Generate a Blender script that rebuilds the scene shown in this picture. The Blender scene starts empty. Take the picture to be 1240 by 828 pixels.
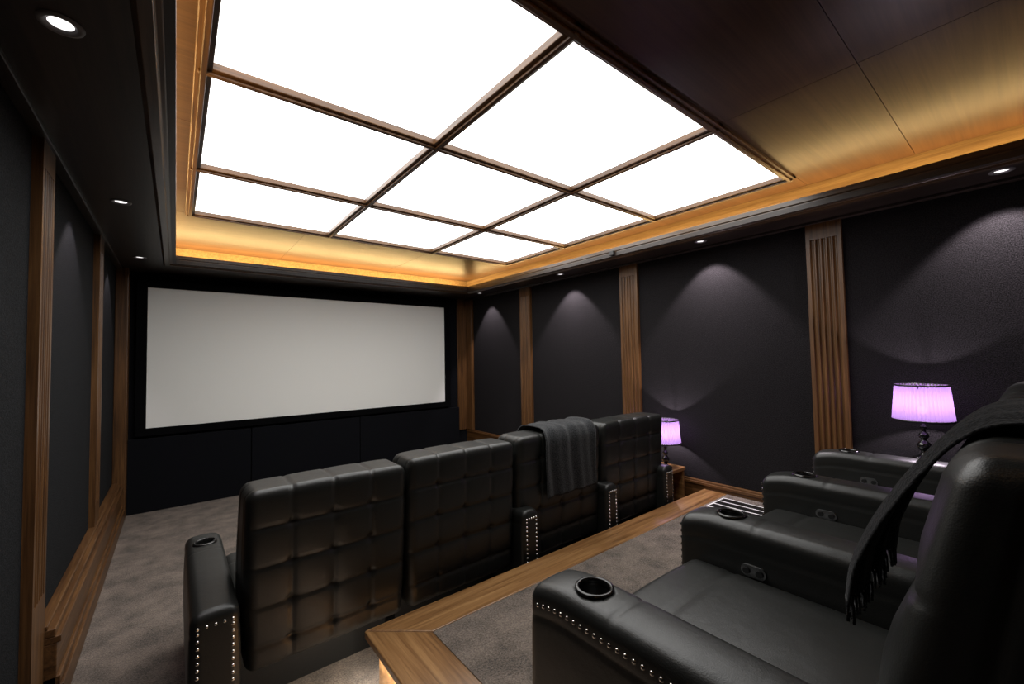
import bpy, bmesh, math, random
import numpy as np
from mathutils import Matrix, Vector
random.seed(3); rng=np.random.default_rng(5)
S=bpy.context.scene; COL=S.collection
S.view_settings.view_transform='Standard'

# ------------------------------------------------------------------ materials
def newmat(name):
    m=bpy.data.materials.new(name); m.use_nodes=True
    nt=m.node_tree; b=nt.nodes["Principled BSDF"]
    return m,nt,b
def N(nt,t,**k):
    n=nt.nodes.new(t)
    for a,v in k.items():
        if a in n.inputs.keys(): n.inputs[a].default_value=v
        else: setattr(n,a,v)
    return n
def coords(nt,scale=(1,1,1)):
    tc=N(nt,"ShaderNodeTexCoord"); mp=N(nt,"ShaderNodeMapping")
    mp.inputs["Scale"].default_value=scale
    nt.links.new(tc.outputs["Object"],mp.inputs["Vector"]); return mp
def noise(nt,vec,scale,detail=4,rough=.5):
    n=N(nt,"ShaderNodeTexNoise"); n.inputs["Scale"].default_value=scale
    n.inputs["Detail"].default_value=detail; n.inputs["Roughness"].default_value=rough
    nt.links.new(vec.outputs[0],n.inputs["Vector"]); return n
def ramp(nt,fac,stops):
    r=N(nt,"ShaderNodeValToRGB"); e=r.color_ramp.elements
    while len(e)<len(stops): e.new(.5)
    for i,(p,c) in enumerate(stops): e[i].position=p; e[i].color=(*c,1)
    nt.links.new(fac,r.inputs[0]); return r
def bump(nt,b,h,strength,dist=.01):
    n=N(nt,"ShaderNodeBump"); n.inputs["Strength"].default_value=strength; n.inputs["Distance"].default_value=dist
    nt.links.new(h,n.inputs["Height"]); nt.links.new(n.outputs[0],b.inputs["Normal"]); return n
def simple(name,col,rough=.5,metal=0,spec=.5,coat=0):
    m,nt,b=newmat(name); b.inputs["Base Color"].default_value=(*col,1)
    b.inputs["Roughness"].default_value=rough; b.inputs["Metallic"].default_value=metal
    b.inputs["Specular IOR Level"].default_value=spec
    b.inputs["Coat Weight"].default_value=coat
    return m
def wood(name,axis,dark,mid,light,rough=.35,coat=.2,scale=1.0):
    m,nt,b=newmat(name)
    sc=[38*scale]*3; sc[axis]=1.6*scale
    mp=coords(nt,sc); n=noise(nt,mp,1.0,6,.6); n.inputs["Distortion"].default_value=.6
    sc2=[120*scale]*3; sc2[axis]=3*scale
    mp2=coords(nt,sc2); n2=noise(nt,mp2,1.5,3,.5)
    mix=N(nt,"ShaderNodeMath",operation='MULTIPLY_ADD'); mix.inputs[1].default_value=.35
    nt.links.new(n2.outputs[0],mix.inputs[0]); 
    s=N(nt,"ShaderNodeMath",operation='MULTIPLY'); s.inputs[1].default_value=.75
    nt.links.new(n.outputs[0],s.inputs[0]); nt.links.new(s.outputs[0],mix.inputs[2])
    r=ramp(nt,mix.outputs[0],[(.36,dark),(.52,mid),(.7,light)])
    nt.links.new(r.outputs[0],b.inputs["Base Color"])
    b.inputs["Roughness"].default_value=rough; b.inputs["Coat Weight"].default_value=coat
    b.inputs["Coat Roughness"].default_value=.25
    bump(nt,b,mix.outputs[0],.25,.003); return m
D,Mi,L=(.034,.014,.0042),(.088,.038,.0115),(.150,.070,.022)
wood_x=wood("oak_trim_x",0,D,Mi,L,.42,.05); wood_y=wood("oak_trim_y",1,D,Mi,L,.42,.05); wood_z=wood("oak_trim_z",2,D,Mi,L,.42,.05)
covew=wood("cove_wood",1,(.16,.09,.04),(.24,.15,.07),(.32,.21,.10),.5,0)
rD,rM,rL=(.075,.032,.010),(.21,.102,.036),(.34,.185,.072)
rwood_x=wood("oak_riser_x",0,rD,rM,rL,.28,.35,.7); rwood_y=wood("oak_riser_y",1,rD,rM,rL,.28,.35,.7)
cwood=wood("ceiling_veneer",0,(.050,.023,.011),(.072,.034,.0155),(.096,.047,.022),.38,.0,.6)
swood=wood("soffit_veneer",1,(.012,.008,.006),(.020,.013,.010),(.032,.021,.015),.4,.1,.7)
crown=wood("crown_wood",1,(.03,.016,.008),(.06,.032,.015),(.09,.05,.024),.28,.4,.8)

def fabric(name,c,bs=.35,sc=420,sheen=.15):
    m,nt,b=newmat(name); mp=coords(nt)
    n=noise(nt,mp,sc,2); r=ramp(nt,n.outputs[0],[(.35,tuple(v*.4 for v in c)),(.65,tuple(v*1.7 for v in c))])
    nt.links.new(r.outputs[0],b.inputs["Base Color"]); b.inputs["Roughness"].default_value=.95
    b.inputs["Specular IOR Level"].default_value=.08
    b.inputs["Sheen Weight"].default_value=sheen
    bump(nt,b,n.outputs[0],bs,.004); return m
wallfab=fabric("wall_fabric",(.0116,.0106,.0114),.9,170,.012)
wallfab2=fabric("wall_fabric_left",(.0088,.0094,.0104),.9,170,.008)
frontfab=fabric("screen_wall_fabric",(.0055,.0058,.0075),.35,420,.01); velvet=fabric("velvet_black",(.002,.002,.0025),.35,420,0)
throwm=fabric("throw_knit",(.026,.027,.029),.9,160)
throwd=fabric("throw_knit_dark",(.010,.010,.011),.9,160,.1)
def carpet(name,c):
    m,nt,b=newmat(name); mp=coords(nt)
    n=noise(nt,mp,110,4,.8); n2=noise(nt,mp,6,5,.65)
    a=N(nt,"ShaderNodeMath",operation='MULTIPLY_ADD'); a.inputs[1].default_value=.6
    nt.links.new(n.outputs[0],a.inputs[0])
    s=N(nt,"ShaderNodeMath",operation='MULTIPLY'); s.inputs[1].default_value=.4; nt.links.new(n2.outputs[0],s.inputs[0]); nt.links.new(s.outputs[0],a.inputs[2])
    r=ramp(nt,a.outputs[0],[(.39,tuple(v*.32 for v in c)),(.5,c),(.61,tuple(v*1.65 for v in c))])
    nt.links.new(r.outputs[0],b.inputs["Base Color"]); b.inputs["Roughness"].default_value=1
    b.inputs["Specular IOR Level"].default_value=.05; b.inputs["Sheen Weight"].default_value=.15
    bump(nt,b,a.outputs[0],1.0,.03); return m
carp=carpet("carpet_taupe",(.205,.160,.128))
def leather(name,c,rough):
    m,nt,b=newmat(name); mp=coords(nt)
    v=N(nt,"ShaderNodeTexVoronoi"); v.inputs["Scale"].default_value=330; nt.links.new(mp.outputs[0],v.inputs["Vector"])
    n=noise(nt,mp,9,4,.55)
    mr=N(nt,"ShaderNodeMapRange"); mr.inputs[3].default_value=rough-.05; mr.inputs[4].default_value=rough+.07
    nt.links.new(n.outputs[0],mr.inputs[0]); nt.links.new(mr.outputs[0],b.inputs["Roughness"])
    b.inputs["Base Color"].default_value=(*c,1); b.inputs["Specular IOR Level"].default_value=.46
    b1=N(nt,"ShaderNodeBump"); b1.inputs["Strength"].default_value=.12; b1.inputs["Distance"].default_value=.02
    nt.links.new(n.outputs[0],b1.inputs["Height"])
    b2=N(nt,"ShaderNodeBump"); b2.inputs["Strength"].default_value=.12; b2.inputs["Distance"].default_value=.002
    nt.links.new(v.outputs[0],b2.inputs["Height"]); nt.links.new(b1.outputs[0],b2.inputs["Normal"])
    nt.links.new(b2.outputs[0],b.inputs["Normal"]); return m
leath=leather("black_leather",(.011,.0115,.0105),.385)
blackp=simple("black_plastic",(.008,.008,.008),.35)
gloss=simple("black_gloss_lacquer",(.006,.006,.007),.06,0,.6,.5)
chrome=simple("nickel_stud",(.75,.73,.70),.22,1)
steel=simple("brushed_steel",(.22,.22,.22),.35,1)
ringm=simple("cup_ring",(.05,.05,.05),.2,.9)
white=simple("white_paint",(.7,.7,.68),.4)
greyring=simple("downlight_ring_grey",(.16,.15,.15),.4)
screenm,_nt,_b=newmat("screen_vinyl"); _mp=coords(_nt); _n=noise(_nt,_mp,600,2)
_r=ramp(_nt,_n.outputs[0],[(.3,(.88,.88,.84)),(.7,(.93,.93,.89))]); _nt.links.new(_r.outputs[0],_b.inputs["Base Color"]); _b.inputs["Roughness"].default_value=.9
def emis(name,c,s):
    m=bpy.data.materials.new(name); m.use_nodes=True; nt=m.node_tree; nt.nodes.clear()
    e=N(nt,"ShaderNodeEmission"); e.inputs[0].default_value=(*c,1); e.inputs[1].default_value=s
    o=N(nt,"ShaderNodeOutputMaterial"); nt.links.new(e.outputs[0],o.inputs[0]); return m
diffus=emis("light_diffuser",(1,.985,.96),4.4)
spotem=emis("downlight_lens",(1,.95,.95),1.6)
bulbm=emis("bulb_glow",(1,.85,.8),3)
def shade_mat():
    m=bpy.data.materials.new("lamp_shade_organza"); m.use_nodes=True; nt=m.node_tree; nt.nodes.clear()
    o=N(nt,"ShaderNodeOutputMaterial")
    t=N(nt,"ShaderNodeBsdfTranslucent"); t.inputs[0].default_value=(.115,.072,.165,1)
    d=N(nt,"ShaderNodeBsdfDiffuse"); d.inputs[0].default_value=(.13,.08,.18,1)
    tr=N(nt,"ShaderNodeBsdfTransparent"); tr.inputs[0].default_value=(.7,.55,.8,1)
    a=N(nt,"ShaderNodeMixShader"); a.inputs[0].default_value=.35
    nt.links.new(t.outputs[0],a.inputs[1]); nt.links.new(d.outputs[0],a.inputs[2])
    b=N(nt,"ShaderNodeMixShader"); b.inputs[0].default_value=.08
    nt.links.new(a.outputs[0],b.inputs[1]); nt.links.new(tr.outputs[0],b.inputs[2]); nt.links.new(b.outputs[0],o.inputs[0])
    return m
shadem=shade_mat()

# ------------------------------------------------------------------ mesh helpers
def mk(name,verts,faces,mat,parent=None,smooth=False,recalc=True):
    me=bpy.data.meshes.new(name); me.from_pydata([tuple(map(float,v)) for v in verts],[],[tuple(map(int,f)) for f in faces])
    if recalc:
        bm=bmesh.new(); bm.from_mesh(me); bmesh.ops.recalc_face_normals(bm,faces=bm.faces); bm.to_mesh(me); bm.free()
    if smooth:
        for p in me.polygons: p.use_smooth=True
    me.materials.append(mat)
    o=bpy.data.objects.new(name,me); COL.objects.link(o)
    if parent: o.parent=parent
    return o
def boxgeo(b):
    x0,x1,y0,y1,z0,z1=b
    v=[(x0,y0,z0),(x1,y0,z0),(x1,y1,z0),(x0,y1,z0),(x0,y0,z1),(x1,y0,z1),(x1,y1,z1),(x0,y1,z1)]
    f=[(0,3,2,1),(4,5,6,7),(0,1,5,4),(1,2,6,5),(2,3,7,6),(3,0,4,7)]
    return v,f
def boxes(name,bl,mat,parent=None,bevel=0):
    V=[];F=[]
    for b in bl:
        v,f=boxgeo(b); n=len(V); V+=v; F+=[tuple(i+n for i in q) for q in f]
    o=mk(name,V,F,mat,parent)
    if bevel:
        m=o.modifiers.new("b","BEVEL"); m.width=bevel; m.segments=2; m.limit_method='ANGLE'
    return o
def box(name,x0,x1,y0,y1,z0,z1,mat,parent=None,bevel=0): return boxes(name,[(x0,x1,y0,y1,z0,z1)],mat,parent,bevel)
def empty(name,loc):
    e=bpy.data.objects.new(name,None); e.location=loc; e.empty_display_size=.1; COL.objects.link(e); return e
def rbox(name,c,h,r,step,mat,parent=None,fn=None):
    h=np.array(h,float); c=np.array(c,float); r=min(r,h.min()*.999); th=np.radians([15,30,45])
    ax=[]
    for k in range(3):
        i=h[k]-r; n=max(1,int(math.ceil(2*i/step))); mid=np.linspace(-i,i,n+1)
        e=r*np.tan(th); ax.append(np.concatenate([-(i+e[::-1]),mid,i+e]))
    V=[];F=[];idx={}
    for k in range(3):
        u,v=(k+1)%3,(k+2)%3
        for s in (-1,1):
            g=np.empty((len(ax[u]),len(ax[v])),int)
            for a,pu in enumerate(ax[u]):
                for b_,pv in enumerate(ax[v]):
                    p=[0,0,0]; p[k]=s*h[k]; p[u]=pu; p[v]=pv
                    key=tuple(round(q*1e5) for q in p)
                    if key not in idx: idx[key]=len(V); V.append(p)
                    g[a,b_]=idx[key]
            for a in range(g.shape[0]-1):
                for b_ in range(g.shape[1]-1):
                    q=(g[a,b_],g[a+1,b_],g[a+1,b_+1],g[a,b_+1]); F.append(q if s>0 else q[::-1])
    P=np.array(V); inn=np.clip(P,-(h-r),(h-r)); d=P-inn; n=d/np.linalg.norm(d,axis=1)[:,None]
    W=inn+r*n+c
    if fn is not None: W=fn(W,n)
    return mk(name,W,F,mat,parent,True,False)
def lathe(name,prof,mat,parent=None,loc=(0,0,0),seg=32,smooth=True,ripple=0,nr=0):
    V=[];F=[];n=len(prof)
    for i in range(seg):
        a=2*math.pi*i/seg
        for (r,z) in prof:
            rr=r*(1+ripple*(1 if i%2 else -1)) if ripple else r
            V.append((loc[0]+rr*math.cos(a),loc[1]+rr*math.sin(a),loc[2]+z))
    for i in range(seg):
        j=(i+1)%seg
        for k in range(n-1): F.append((i*n+k,j*n+k,j*n+k+1,i*n+k+1))
    return mk(name,V,F,mat,parent,smooth)
def stadium(name,x,sx,cy,cz,hl,hr,th,mat,parent):
    pts=[]
    for i in range(24):
        a=2*math.pi*(i+.5)/24; pts.append((cy+math.copysign(hl,math.cos(a))*1+hr*math.cos(a),cz+hr*math.sin(a)))
    n=24; V=[(x,p[0],p[1]) for p in pts]+[(x+sx*th,cy+(p[0]-cy)*.95,cz+(p[1]-cz)*.92) for p in pts]
    F=[(i,(i+1)%n,n+(i+1)%n,n+i) for i in range(n)]+[tuple(range(n,2*n))]
    return mk(name,V,F,mat,parent)
def studs(name,pts,nrm,r,mat,parent):
    V=[];F=[]
    for p,n in zip(pts,nrm):
        n=Vector(n).normalized(); t=n.orthogonal().normalized(); b=n.cross(t); p=Vector(p); base=len(V)
        for ring,(rr,hh) in enumerate([(1,0),(.8,.45),(.4,.68)]):
            for i in range(8):
                a=i*math.pi/4; V.append(p+(t*math.cos(a)+b*math.sin(a))*r*rr+n*r*hh)
        V.append(p+n*r*.75)
        for ring in range(2):
            for i in range(8):
                j=(i+1)%8; F.append((base+ring*8+i,base+ring*8+j,base+ring*8+8+j,base+ring*8+8+i))
        for i in range(8): F.append((base+16+i,base+16+(i+1)%8,base+24))
    return mk(name,V,F,mat,parent,True)

# ------------------------------------------------------------------ camera
v1=np.array([213,441.]);v2=np.array([1258,422.]);cc=np.array([620,414.])
a=v1-cc;b=v2-cc; f=math.sqrt(-(a@b))
d1=np.array([a[0],-a[1],-f]);d1/=np.linalg.norm(d1)
d2=np.array([b[0],-b[1],-f]);d2/=np.linalg.norm(d2)
d3=np.cross(d2,d1)
mw=Matrix.Identity(4)
for i,rw in enumerate((d2,d1,d3)):
    for j in range(3): mw[i][j]=rw[j]
mw[2][3]=1.57
cd=bpy.data.cameras.new("camera"); cd.sensor_width=36; cd.lens=f/1240*36; cd.clip_start=.02
cam=bpy.data.objects.new("camera",cd); cam.matrix_world=mw; COL.objects.link(cam); S.camera=cam

# ------------------------------------------------------------------ room shell
XL,XR,YF,YB=-.49,3.87,6.06,-1.3
ZS=2.58; ZR=2.85; RZ=.33
box("floor",XL-.1,XR+.1,YB-.1,YF+.1,-.08,0,carp)
box("wall_left",XL-.1,XL,YB-.1,YF+.1,0,3.0,wallfab2)
box("wall_right",XR,XR+.1,YB-.1,YF+.1,0,3.0,wallfab)
box("wall_front",XL,XR,YF,YF+.1,0,3.0,frontfab)
box("wall_back",XL,XR,YB-.1,YB,0,3.0,wallfab)
rx0,rx1,ry0,ry1=-.31,3.76,-1.0,5.88
PX0,PX1,PY0,PY1=.052,3.498,1.052,4.448
g=.0015
sheets=[]
for (ya,yb) in ((ry0,.45),(.45,PY0),(PY1,ry1)):
    xx=[rx0,1.0,2.35,rx1]
    for j in range(3): sheets.append((xx[j]+g,xx[j+1]-g,ya+g,yb-g,ZR,ZR+.02))
for (xa,xb) in ((rx0,PX0),(PX1,rx1)):
    for (ya,yb) in ((PY0,2.75),(2.75,PY1)): sheets.append((xa+g,xb-g,ya+g,yb-g,ZR,ZR+.02))
boxes("ceiling",sheets,cwood)
box("ceiling_backing",XL+.002,XR-.002,YB+.002,YF-.002,ZR+.1,ZR+.14,blackp)
boxes("cove_wall",[(rx0-.02,rx0,ry0,ry1,ZS+.036,ZR+.09),(rx1,rx1+.02,ry0,ry1,ZS+.036,ZR+.09),(rx0,rx1,ry1,ry1+.02,ZS+.036,ZR+.09),(rx0,rx1,ry0-.02,ry0,ZS+.036,ZR+.09)],covew)
# soffit ring
ox0,ox1,oy0,oy1=-.01,3.44,-.7,5.37
e_=.001
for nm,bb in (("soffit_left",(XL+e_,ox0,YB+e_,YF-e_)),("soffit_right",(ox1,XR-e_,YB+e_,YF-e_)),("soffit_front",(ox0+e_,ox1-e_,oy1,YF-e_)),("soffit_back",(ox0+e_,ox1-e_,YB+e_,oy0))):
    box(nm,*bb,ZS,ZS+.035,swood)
def sweep_frame(name,x0,x1,y0,y1,prof,mat):
    V=[];F=[];n=len(prof)
    cs=[(x0,y0,-1,-1),(x1,y0,1,-1),(x1,y1,1,1),(x0,y1,-1,1)]
    for (x,y,sx,sy) in cs:
        for (o,z) in prof: V.append((x+sx*o,y+sy*o,z))
    for i in range(4):
        j=(i+1)%4
        for k in range(n):
            l=(k+1)%n; F.append((i*n+k,j*n+k,j*n+l,i*n+l))
    o=mk(name,V,F,mat); 
    m=o.modifiers.new("b","BEVEL"); m.width=.002; m.segments=2; m.limit_method='ANGLE'; return o
prof=[(0,ZS+.085),(0,ZS+.05),(.006,ZS+.045),(.006,ZS+.028),(.02,ZS+.012),(.03,ZS-.004),(.045,ZS-.004),(.05,ZS-.016),(.085,ZS-.016),(.1,ZS-.002),(.1,ZS+.03),(.02,ZS+.04),(.015,ZS+.085)]
sweep_frame("trim_1",ox0,ox1,oy0,oy1,prof,crown)
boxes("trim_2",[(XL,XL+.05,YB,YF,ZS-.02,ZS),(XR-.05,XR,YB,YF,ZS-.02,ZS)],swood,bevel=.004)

# luminous panel grid
px=[.08,1.20,2.355,3.47]; py=[1.08,2.19,3.35,4.42]
lp=empty("luminous_ceiling_panel",(0,0,0))
bars=[]
for i,x in enumerate(px):
    bars.append((x-.032,x+.032,py[0]-.032,py[3]+.032,ZR-.022,ZR+.03)); bars.append((x-.012,x+.012,py[0]-.02,py[3]+.02,ZR-.036,ZR-.022))
boxes("grid_bars_long",bars,wood_y,lp,.004)
bars=[]
for y in py:
    bars.append((px[0]-.032,px[3]+.032,y-.032,y+.032,ZR-.0215,ZR+.0295)); bars.append((px[0]-.02,px[3]+.02,y-.012,y+.012,ZR-.0355,ZR-.0215))
boxes("grid_bars_cross",bars,wood_x,lp,.004)
V=[];F=[]
for i in range(3):
    for j in range(3):
        n=len(V); x0,x1,y0,y1=px[i]+.03,px[i+1]-.03,py[j]+.03,py[j+1]-.03
        V+=[(x0,y0,ZR+.012),(x0,y1,ZR+.012),(x1,y1,ZR+.012),(x1,y0,ZR+.012)]; F.append((n,n+1,n+2,n+3))
mk("diffusers",V,F,diffus,lp,recalc=False)
box("panel_housing",px[0]-.03,px[3]+.03,py[0]-.03,py[3]+.03,ZR+.03,ZR+.05,white,lp)

def area(name,loc,sx,sy,power,col,rot=(0,0,0)):
    l=bpy.data.lights.new(name,"AREA"); l.shape='RECTANGLE'; l.size=sx; l.size_y=sy; l.energy=power; l.color=col
    o=bpy.data.objects.new(name,l); o.location=loc; o.rotation_euler=rot; COL.objects.link(o); return o
led=(1,.67,.27); up=math.pi
area("led_strip_light",(3.69,(oy0+oy1)/2,ZS+.045),.04,oy1-oy0+.3,38,led,(up,0,0))
area("led_strip_light",(-.2,(oy0+oy1)/2,ZS+.045),.04,oy1-oy0+.3,50,led,(up,0,0))
area("led_strip_light",((ox0+ox1)/2,5.70,ZS+.045),ox1-ox0+.3,.04,60,led,(up,0,0))
area("led_strip_light",((ox0+ox1)/2,-.85,ZS+.045),ox1-ox0,.04,12,led,(up,0,0))

# ------------------------------------------------------------------ pilasters
def pilaster(name,xw,sgn,yc,w,dep,z0,z1,flz0,flz1):
    nf=5; pts=[]; m=.022; fw=(w-2*m)/nf
    pts.append((-w/2,0)); pts.append((-w/2,dep))
    for i in range(nf):
        s=-w/2+m+i*fw+.004; e=s+fw-.008
        for k in range(7):
            t=k/6; pts.append((s+(e-s)*t,dep-.013*math.sin(math.pi*t)**.6 if 0<k<6 else dep))
    pts+= [(w/2,dep),(w/2,0)]
    V=[];F=[];n=len(pts)
    for z in (flz0,flz1):
        for (u,d) in pts: V.append((xw+sgn*d,yc+u,z))
    for k in range(n):
        l=(k+1)%n; F.append((k,l,n+l,n+k))
    bl=[(min(xw,xw+sgn*dep),max(xw,xw+sgn*dep),yc-w/2,yc+w/2,z0,flz0),(min(xw,xw+sgn*dep),max(xw,xw+sgn*dep),yc-w/2,yc+w/2,flz1,z1)]
    for b in bl:
        v,fc=boxgeo(b); q=len(V); V+=v; F+=[tuple(i+q for i in g) for g in fc]
    return mk(name,V,F,wood_z)
k=3
for yc in (-.78,.99,2.76,4.50):
    pilaster("trim_%d"%k,XR,-1,yc,.225,.035,.40,ZS-.0,.55,2.44); k+=1
    pilaster("trim_%d"%k,XL,1,yc,.225,.035,0 if yc<3 else .38,ZS-.0,.55,2.44); k+=1
boxes("trim_%d"%k,[(XR-.05,XR,5.86,YF,.40,ZS)],wood_z,bevel=.006); k+=1
boxes("trim_%d"%k,[(XL,XL+.1,5.84,YF,0,ZS)],wood_z,bevel=.006); k+=1
boxes("trim_%d"%k,[(3.66,XR,YF-.03,YF-.001,.40,ZS)],wood_z,bevel=.004); k+=1
yl=2.875
boxes("baseboard_left",[(XL,XL+.075,yl,5.84,0,.30),(XL,XL+.088,yl,5.84,.30,.33),(XL,XL+.07,yl,5.84,.33,.365),(XL,XL+.045,yl,5.84,.365,.385),
                        (XL,XL+.10,yl,5.84,0,.11),(XL,XL+.088,yl,5.84,.11,.15)],wood_y,bevel=.004)
boxes("baseboard_right",[(XR-.03,XR,YB,YF,0,.36),(XR-.045,XR,YB,YF,.36,.385),(XR-.03,XR,YB,YF,.385,.40)],wood_y,bevel=.003)

# ------------------------------------------------------------------ screen wall
boxes("stage_front_panel",[(XL+.1,.72,YF-.06,YF-.001,0,.78),(.73,2.03,YF-.06,YF-.001,0,.78),(2.04,XR-.21,YF-.06,YF-.001,0,.78)],frontfab,bevel=.004)
ps=empty("projection_screen",(0,0,0))
sy=YF-.05
box("screen_surface",-.245,3.40,sy,sy+.01,.888,2.41,screenm,ps)
boxes("velvet_frame",[(-.335,3.49,sy-.025,sy+.045,2.41,2.49),(-.335,3.49,sy-.025,sy+.045,.808,.888),(-.335,-.245,sy-.025,sy+.045,.888,2.41),(3.40,3.49,sy-.025,sy+.045,.888,2.41)],velvet,ps,.004)

# ------------------------------------------------------------------ downlights
def downlight(x,y,power,aim,ang=104):
    e=empty("recessed_downlight",(x,y,ZS))
    lathe("trim_ring",[(.052,-.001),(.050,-.006),(.040,-.008),(.034,-.003),(.030,.0),(.028,.012)],greyring,e,seg=28)
    lathe("lens",[(0,-.0005),(.029,-.0005)],spotem,e,seg=20)
    l=bpy.data.lights.new("spot","SPOT"); l.energy=power; l.spot_size=math.radians(ang); l.spot_blend=.34; l.shadow_soft_size=.02; l.color=(1,.88,.94)
    o=bpy.data.objects.new("spot_lamp",l); o.location=(0,0,-.02); o.rotation_euler=(0,aim,0); o.parent=e; COL.objects.link(o)
for y in (.09,1.84,3.59): downlight(3.64,y,70,-.2,88)
downlight(3.64,5.33,46,-.25,76)
for y in (1.76,3.5): downlight(-.275,y,13,.2,86)
downlight(-.275,5.22,10,.25,76)
box("ir_sensor",3.41,3.438,2.62,2.67,ZS+.005,ZS+.05,blackp,None,.004)

# ------------------------------------------------------------------ seating riser
WX0,WX1,WY0,WY1=.69,.93,1.78,1.99
boxes("seating_riser",[(.74,XR-.031,YB+.001,1.94,0,RZ-.036)],rwood_x)
box("riser_carpet",WX1,XR-.031,YB+.001,WY0,RZ-.035,RZ-.002,carp)
def slab(name,poly,z0,z1,mat):
    n=len(poly); V=[(x,y,z0) for x,y in poly]+[(x,y,z1) for x,y in poly]
    F=[tuple(range(n))[::-1],tuple(range(n,2*n))]+[(i,(i+1)%n,n+(i+1)%n,n+i) for i in range(n)]
    o=mk(name,V,F,mat); m=o.modifiers.new("b","BEVEL"); m.width=.006; m.segments=3; m.limit_method='ANGLE'; return o
slab("riser_nosing_front",[(WX0,WY1),(WX1-.001,WY0+.001),(XR-.031,WY0+.001),(XR-.031,WY1)],RZ-.035,RZ,rwood_x)
slab("riser_nosing_side",[(WX0-.001,WY1-.002),(WX0-.001,YB+.001),(WX1-.001,YB+.001),(WX1-.001,WY0)],RZ-.035,RZ,rwood_y)
area("riser_led_light",(.88,1.967,RZ-.037),.30,.02,1.5,(1,.93,.82),(0,0,0))
area("riser_led_light",(.714,1.5,RZ-.037),.02,.9,16.0,(1,.92,.78),(0,0,0))
fv=empty("floor_vent",(3.55,1.55,RZ-.001))
box("plate",-.15,.15,-.20,.20,0,.008,white,fv,.002)
boxes("slots",[(-.135+i*.095,-.135+i*.095+.075,-.185,.185,.008,.0095) for i in range(3)],blackp,fv)

# ------------------------------------------------------------------ recliners
def valley(d,w): return np.exp(-(d/w)**2)
def make_back(parent,x0,x1,ztop,zbot=.24):
    w=x1-x0; xc=(x0+x1)/2; T=.30; cols=4; m=.0
    cw=(w-2*m)/cols; clines=[x0+m+cw*i for i in range(cols+1)]; rs=.17; rl=[ztop-.155-rs*i for i in range(4)]
    def fn(P,n):
        x,y,z=P[:,0].copy(),P[:,1].copy(),P[:,2].copy()
        t=np.clip((z-zbot)/(ztop-zbot),0,1)
        rear=np.clip(-n[:,1],0,1); front=np.clip(n[:,1],0,1); top=np.clip(n[:,2],0,1)*(z>ztop-.15)
        ve=np.zeros_like(x); vi=np.zeros_like(x)
        for i,cl in enumerate(clines[1:-1]): ve=np.maximum(ve,valley(x-cl,.007))
        he=np.zeros_like(x)
        for r_ in rl: he=np.maximum(he,valley(z-r_,.007))
        for cl in clines[1:-1]:
            for r_ in rl: vi=np.maximum(vi,valley(np.hypot(x-cl,z-r_),.020))
        u=(x-clines[0])/cw; pu=np.abs(np.sin(np.pi*np.clip(u,0.001,cols-.001))); pv=np.abs(np.sin(np.pi*(z-rl[0])/rs))
        edge=np.minimum(u,cols-u); pu=np.where(edge<.5,1,pu)
        pv=np.where(z>rl[0]+rs/2,1,pv)
        puff=.010*(pu*pv)**.38
        disp=rear*(puff-.004*ve-.004*he-.012*vi) + top*(.004*pu**.4-.005*ve)
        fz=np.minimum(np.abs(z-(ztop-.24)),np.abs(z-(ztop-.46)))
        inner=np.clip((w/2-.03-np.abs(x-xc))/.06,0,1)
        disp2=front*(.018*np.sqrt(np.clip(fz/.08,0,1))*inner+.004*(1-inner)-.008*valley(fz,.008)-.005*ve)
        fscale=1.42-.63*t
        yy=np.where(y>0,y*fscale,y)
        lean=-.035*t
        Q=np.stack([x,yy+lean-disp+disp2,z+top*disp+.006*top*np.cos((x-xc)/w*np.pi)],1)
        Q[:,0]=xc+(Q[:,0]-xc)*(1-.015*(1-t))
        side=np.clip(n[:,0],-1,1)
        seam=valley(y-.20,.008)+valley(y-.06,.008)
        Q[:,0]+=side*(.008*np.sin(np.pi*t)-.005*seam)
        return Q
    return rbox("backrest",(xc,T/2,(ztop+zbot)/2),(w/2,T/2,(ztop-zbot)/2),.042,.009,leath,parent,fn)
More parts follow.
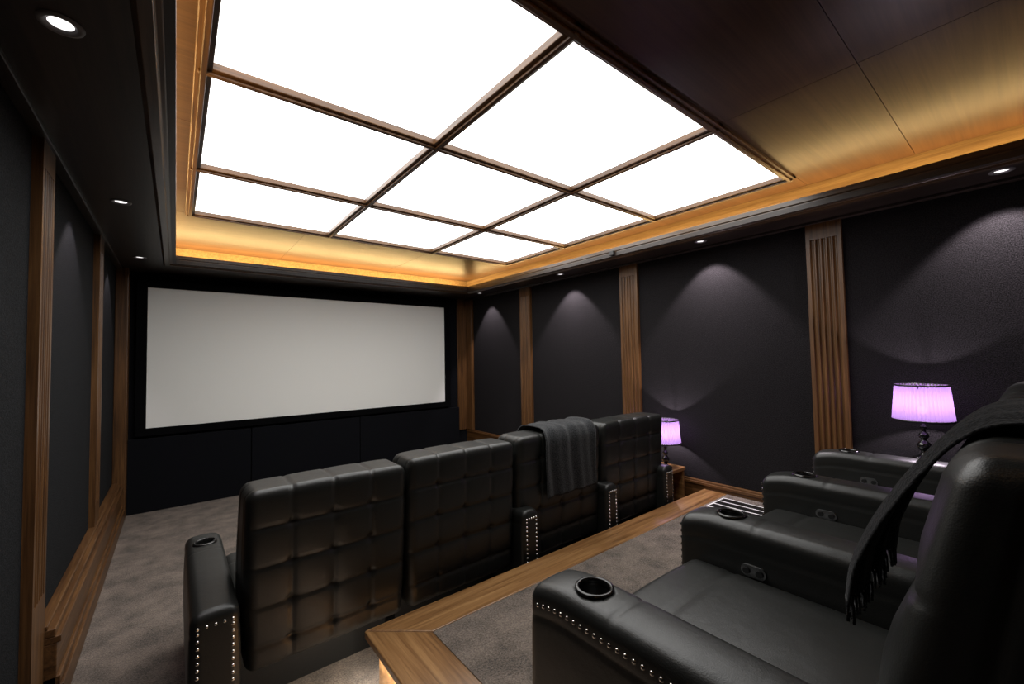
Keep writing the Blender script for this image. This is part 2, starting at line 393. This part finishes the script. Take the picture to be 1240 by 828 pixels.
def make_arm(parent,x0,x1,y0,y1,cupy,top=.60,tag="",studside=0,control=None,studrear=True):
    xc=(x0+x1)/2; hw=(x1-x0)/2
    def fn(P,n):
        x,y,z=P[:,0],P[:,1].copy(),P[:,2].copy()
        up=np.clip(n[:,2],0,1)
        z=z+up*(.012*np.cos((x-xc)/hw*1.3)-.004*valley(y-(cupy-.11),.007))
        rr=np.hypot(x-xc,y-cupy)
        z=np.where((n[:,2]>.9)&(rr<.046),z-.07,z)
        s=np.abs(n[:,0])>.7
        x=x+np.sign(n[:,0])*s*(.006*np.sin(np.clip((z-.05)/(top-.05),0,1)*np.pi)-.004*valley(z-(top-.075),.006))
        z=z-np.where(z>.3,.03*np.clip((y-(y1-.16))/.16,0,1)**2,0)
        return np.stack([x,y,z],1)
    rbox("armrest"+tag,(xc,(y0+y1)/2,(top+.03)/2+.0),(hw,(y1-y0)/2,(top-.03)/2),.032,.0095,leath,parent,fn)
    zt=top+.010
    lathe("cup_holder_ring"+tag,[(.0405,-.01),(.041,.005),(.045,.0095),(.052,.007),(.055,-.003),(.052,-.008)],ringm,parent,(xc,cupy,zt),36)
    lathe("cup_holder_well"+tag,[(.0415,0),(.039,-.062),(0,-.063)],blackp,parent,(xc,cupy,zt),28)
    pts=[];nr=[]
    sp=.027
    for (yy,sg) in ((y0,-1),(y1,1)):
        if sg<0 and not studrear: continue
        i=hw-.024
        zz=.08
        while zz<top-.05: 
            pts+=[(xc-i,yy+sg*0,zz),(xc+i,yy+sg*0,zz)]; nr+=[(0,sg,0)]*2; zz+=sp
        for q in np.linspace(-i,i,5): 
            if sg<0: pts.append((xc+q,yy,top-.042)); nr.append((0,sg,0))
    if studside:
        xx=xc+studside*(hw-.001); yy=y0+.05
        while yy<y1-.03:
            dz=.03*max(0,(yy-(y1-.16))/.16)**2
            pts.append((xx+studside*.001,yy,top-.045-dz)); nr.append((studside,0,.25)); yy+=sp*.85
    studs("nailheads"+tag,pts,nr,.0066,chrome,parent)
    if control:
        sx,cy,cz=control; xx=xc+sx*(hw+.003)
        stadium("control_plate"+tag,xx,sx,cy,cz,.022,.022,.008,steel,parent)
        for q in (-.022,.022):
            stadium("control_button"+tag+("a" if q<0 else "b"),xx+sx*.006,sx,cy+q,cz,.0005,.012,.008,blackp,parent)
def make_seat(parent,x0,x1,yf,ztop=.44):
    xc=(x0+x1)/2; w=x1-x0
    def fn(P,n):
        x,y,z=P[:,0],P[:,1],P[:,2]
        up=np.clip(n[:,2],0,1)
        dz=up*(.028*np.cos((x-xc)/w*2.6)*np.cos((y-(yf+.25)/2)/(yf)*2.0)-.008*valley(y-(yf-.17),.01))
        return np.stack([x,y,z+dz],1)
    rbox("seat_cushion",(xc,(yf+.24)/2,ztop-.09),(w/2-.003,(yf-.24)/2,.09),.045,.015,leath,parent,fn)
    rbox("footrest_panel",(xc,yf-.035,.16),(w/2-.008,.045,.11),.03,.02,leath,parent)
    box("recline_base",x0+.02,x1-.02,.22,yf-.1,.0,.26,blackp,parent)
def chair(ox,oy,oz,bx,sx,ztop,yf,arms):
    e=empty("recliner_armchair",(ox,oy,oz))
    make_back(e,bx[0]-ox,bx[1]-ox,ztop)
    make_seat(e,sx[0]-ox,sx[1]-ox,yf)
    for i,a_ in enumerate(arms):
        make_arm(e,a_[0]-ox,a_[1]-ox,a_[2],a_[3],a_[4],tag="_%d"%(i+1),studside=a_[5],control=a_[6])
    return e
FY=2.14
fa=(-.10,.93,.70)
chair(.59,FY,0,(.235,.955),(.215,.955),1.015,.92,[(.05,.212,*fa,0,None)])
chair(1.33,FY,0,(.972,1.69),(.972,1.69),1.035,.92,[])
chair(2.1,FY,0,(1.72,2.525),(1.83,2.50),1.05,.92,[(1.70,1.827,*fa,0,None)])
chair(2.97,FY,0,(2.565,3.38),(2.64,3.28),1.05,.92,[(2.51,2.637,*fa,0,None),(3.285,3.42,*fa,0,None)])
BY=-.12; ra=(0,1.08,.90)
ctl=(-1,.79,.46); RH=1.075
chair(1.3,BY,RZ,(.93,1.69),(.985,1.625),RH,1.02,[(.81,.98,*ra,-1,None)])
chair(2.12,BY,RZ,(1.735,2.51),(1.805,2.45),RH,1.02,[(1.63,1.80,*ra,0,ctl)])
chair(2.95,BY,RZ,(2.555,3.33),(2.63,3.265),RH,1.02,[(2.455,2.625,*ra,0,ctl),(3.27,3.44,*ra,0,ctl)])

# ------------------------------------------------------------------ throws
def throw(name,path,x0,x1,mat,fringe=True,seed=1,skew=0,wav=1.0):
    P=np.array(path,float); seg=np.linalg.norm(np.diff(P,axis=0),axis=1); s=np.concatenate([[0],np.cumsum(seg)])
    nS=90; nX=44; ss=np.linspace(0,s[-1],nS)
    Y=np.interp(ss,s,P[:,0]); Z=np.interp(ss,s,P[:,1])
    for _ in range(5):
        Y[1:-1]=(Y[:-2]+2*Y[1:-1]+Y[2:])/4; Z[1:-1]=(Z[:-2]+2*Z[1:-1]+Z[2:])/4
    ty=np.gradient(Y); tz=np.gradient(Z); l=np.hypot(ty,tz); ny,nz=-tz/l,ty/l
    V=[];F=[]
    for i in range(nS):
        for j in range(nX):
            u=j/(nX-1); x=x0+(x1-x0)*u+.012*math.sin(ss[i]*9+seed)+skew*ss[i]
            w=wav*(.006*(1+math.sin(u*17+seed+ss[i]*2.0))+.004*(1+math.sin(u*31+ss[i]*5)))
            V.append((x,Y[i]+ny[i]*w,Z[i]+nz[i]*w))
    for i in range(nS-1):
        for j in range(nX-1):
            a_=i*nX+j; F.append((a_,a_+1,a_+nX+1,a_+nX))
    if fringe:
        for row in (0,nS-1):
            for j in range(0,nX-1):
                a_=Vector(V[row*nX+j]); b_=Vector(V[row*nX+j+1]); n=len(V); c_=(a_+b_)/2
                V+= [tuple(a_),tuple(a_.lerp(b_,.6)),tuple(c_+Vector((random.uniform(-.004,.004),random.uniform(-.003,.003),-.045)))]
                F.append((n,n+1,n+2))
    o=mk(name,V,F,mat,None,True)
    m=o.modifiers.new("s","SOLIDIFY"); m.thickness=.006; m.offset=1
    return o
t=1.05
ypath=[(FY+.42,.60),(FY+.355,.80),(FY+.25,t-.02),(FY+.20,t+.028),(FY+.10,t+.034),(FY-.03,t+.028),(FY-.064,t-.03),(FY-.058,.85),(FY-.045,.63)]
throw("throw_blanket",[(y,z) for y,z in ypath][::-1],1.93,2.43,throwm,False,2)
t=RH+RZ
ypath=[(BY+.395,RZ+.68),(BY+.385,RZ+.76),(BY+.34,RZ+.87),(BY+.285,RZ+.97),(BY+.228,t-.02),(BY+.18,t+.022),(BY+.08,t+.03),(BY-.04,t+.022),(BY-.075,t-.05),(BY-.065,t-.4)]
throw("fringed_throw_blanket",ypath[::-1],1.16,1.60,throwd,True,4)

# ------------------------------------------------------------------ side tables + lamps
st=empty("side_table",(3.64,2.36,0))
box("top",-.2,.19,-.2,.25,.47,.50,rwood_x,st,.004)
boxes("legs_and_sides",[(-.19,-.165,-.19,.24,0,.47),(.155,.18,-.19,.24,0,.47),(-.165,.155,.2,.22,0,.47),(-.165,.155,-.18,.2,.1,.12)],rwood_y,st,.002)
st2=empty("side_table",(3.655,.44,RZ))
box("top",-.18,.18,-.22,.24,.545,.575,gloss,st2,.004)
boxes("legs_and_sides",[(-.17,-.145,-.21,.23,0,.545),(.145,.17,-.21,.23,0,.545),(-.145,.145,.19,.21,0,.545),(-.145,.145,-.2,.19,.1,.12)],gloss,st2,.002)
def lamp(x,y,z,pw):
    e=empty("table_lamp",(x,y,z))
    prof=[(0,0),(.055,0),(.058,.006),(.052,.014),(.03,.02),(.018,.03),(.014,.045),(.024,.055),(.032,.07),(.034,.085),(.026,.1),(.014,.112),(.012,.12),(.022,.13),(.026,.142),(.02,.155),(.011,.165),(.010,.18),(.016,.19),(.016,.2),(.008,.21),(.007,.27)]
    lathe("turned_base",prof,gloss,e,seg=32)
    z0=.235;z1=.455
    pr=[(.140-.018*k/8,z0+(z1-z0)*k/8) for k in range(9)]
    lathe("pleated_shade",pr,shadem,e,seg=88,ripple=.034,smooth=False)
    lathe("shade_trim_top",[(.1225,z1-.008),(.1265,z1-.008),(.1265,z1+.002),(.1225,z1+.002),(.1225,z1-.008)],blackp,e,seg=48)
    lathe("shade_trim_bottom",[(.1405,z0-.002),(.1455,z0-.002),(.1455,z0+.009),(.1405,z0+.009),(.1405,z0-.002)],blackp,e,seg=48)
    boxes("shade_spider",[(-.122,.122,-.002,.002,z1-.02,z1-.016),(-.002,.002,-.122,.122,z1-.02,z1-.016),(-.002,.002,-.002,.002,.26,.28)],blackp,e)
    bm=bmesh.new(); bmesh.ops.create_uvsphere(bm,u_segments=16,v_segments=12,radius=.024); me=bpy.data.meshes.new("bulb"); bm.to_mesh(me); bm.free(); me.materials.append(bulbm)
    o=bpy.data.objects.new("bulb",me); o.location=(0,0,.298); o.parent=e; COL.objects.link(o)
    l=bpy.data.lights.new("bulb_light","POINT"); l.energy=pw; l.shadow_soft_size=.012; l.color=(1,.86,.99)
    lo=bpy.data.objects.new("bulb_light",l); lo.location=(0,0,.345); lo.parent=e; COL.objects.link(lo)
lamp(3.67,2.27,.5,16.0); lamp(3.61,.465,RZ+.575,16.0)

w=bpy.data.worlds.new("world"); S.world=w; w.use_nodes=True
w.node_tree.nodes["Background"].inputs[0].default_value=(0.01,0.01,0.012,1); w.node_tree.nodes["Background"].inputs[1].default_value=.3
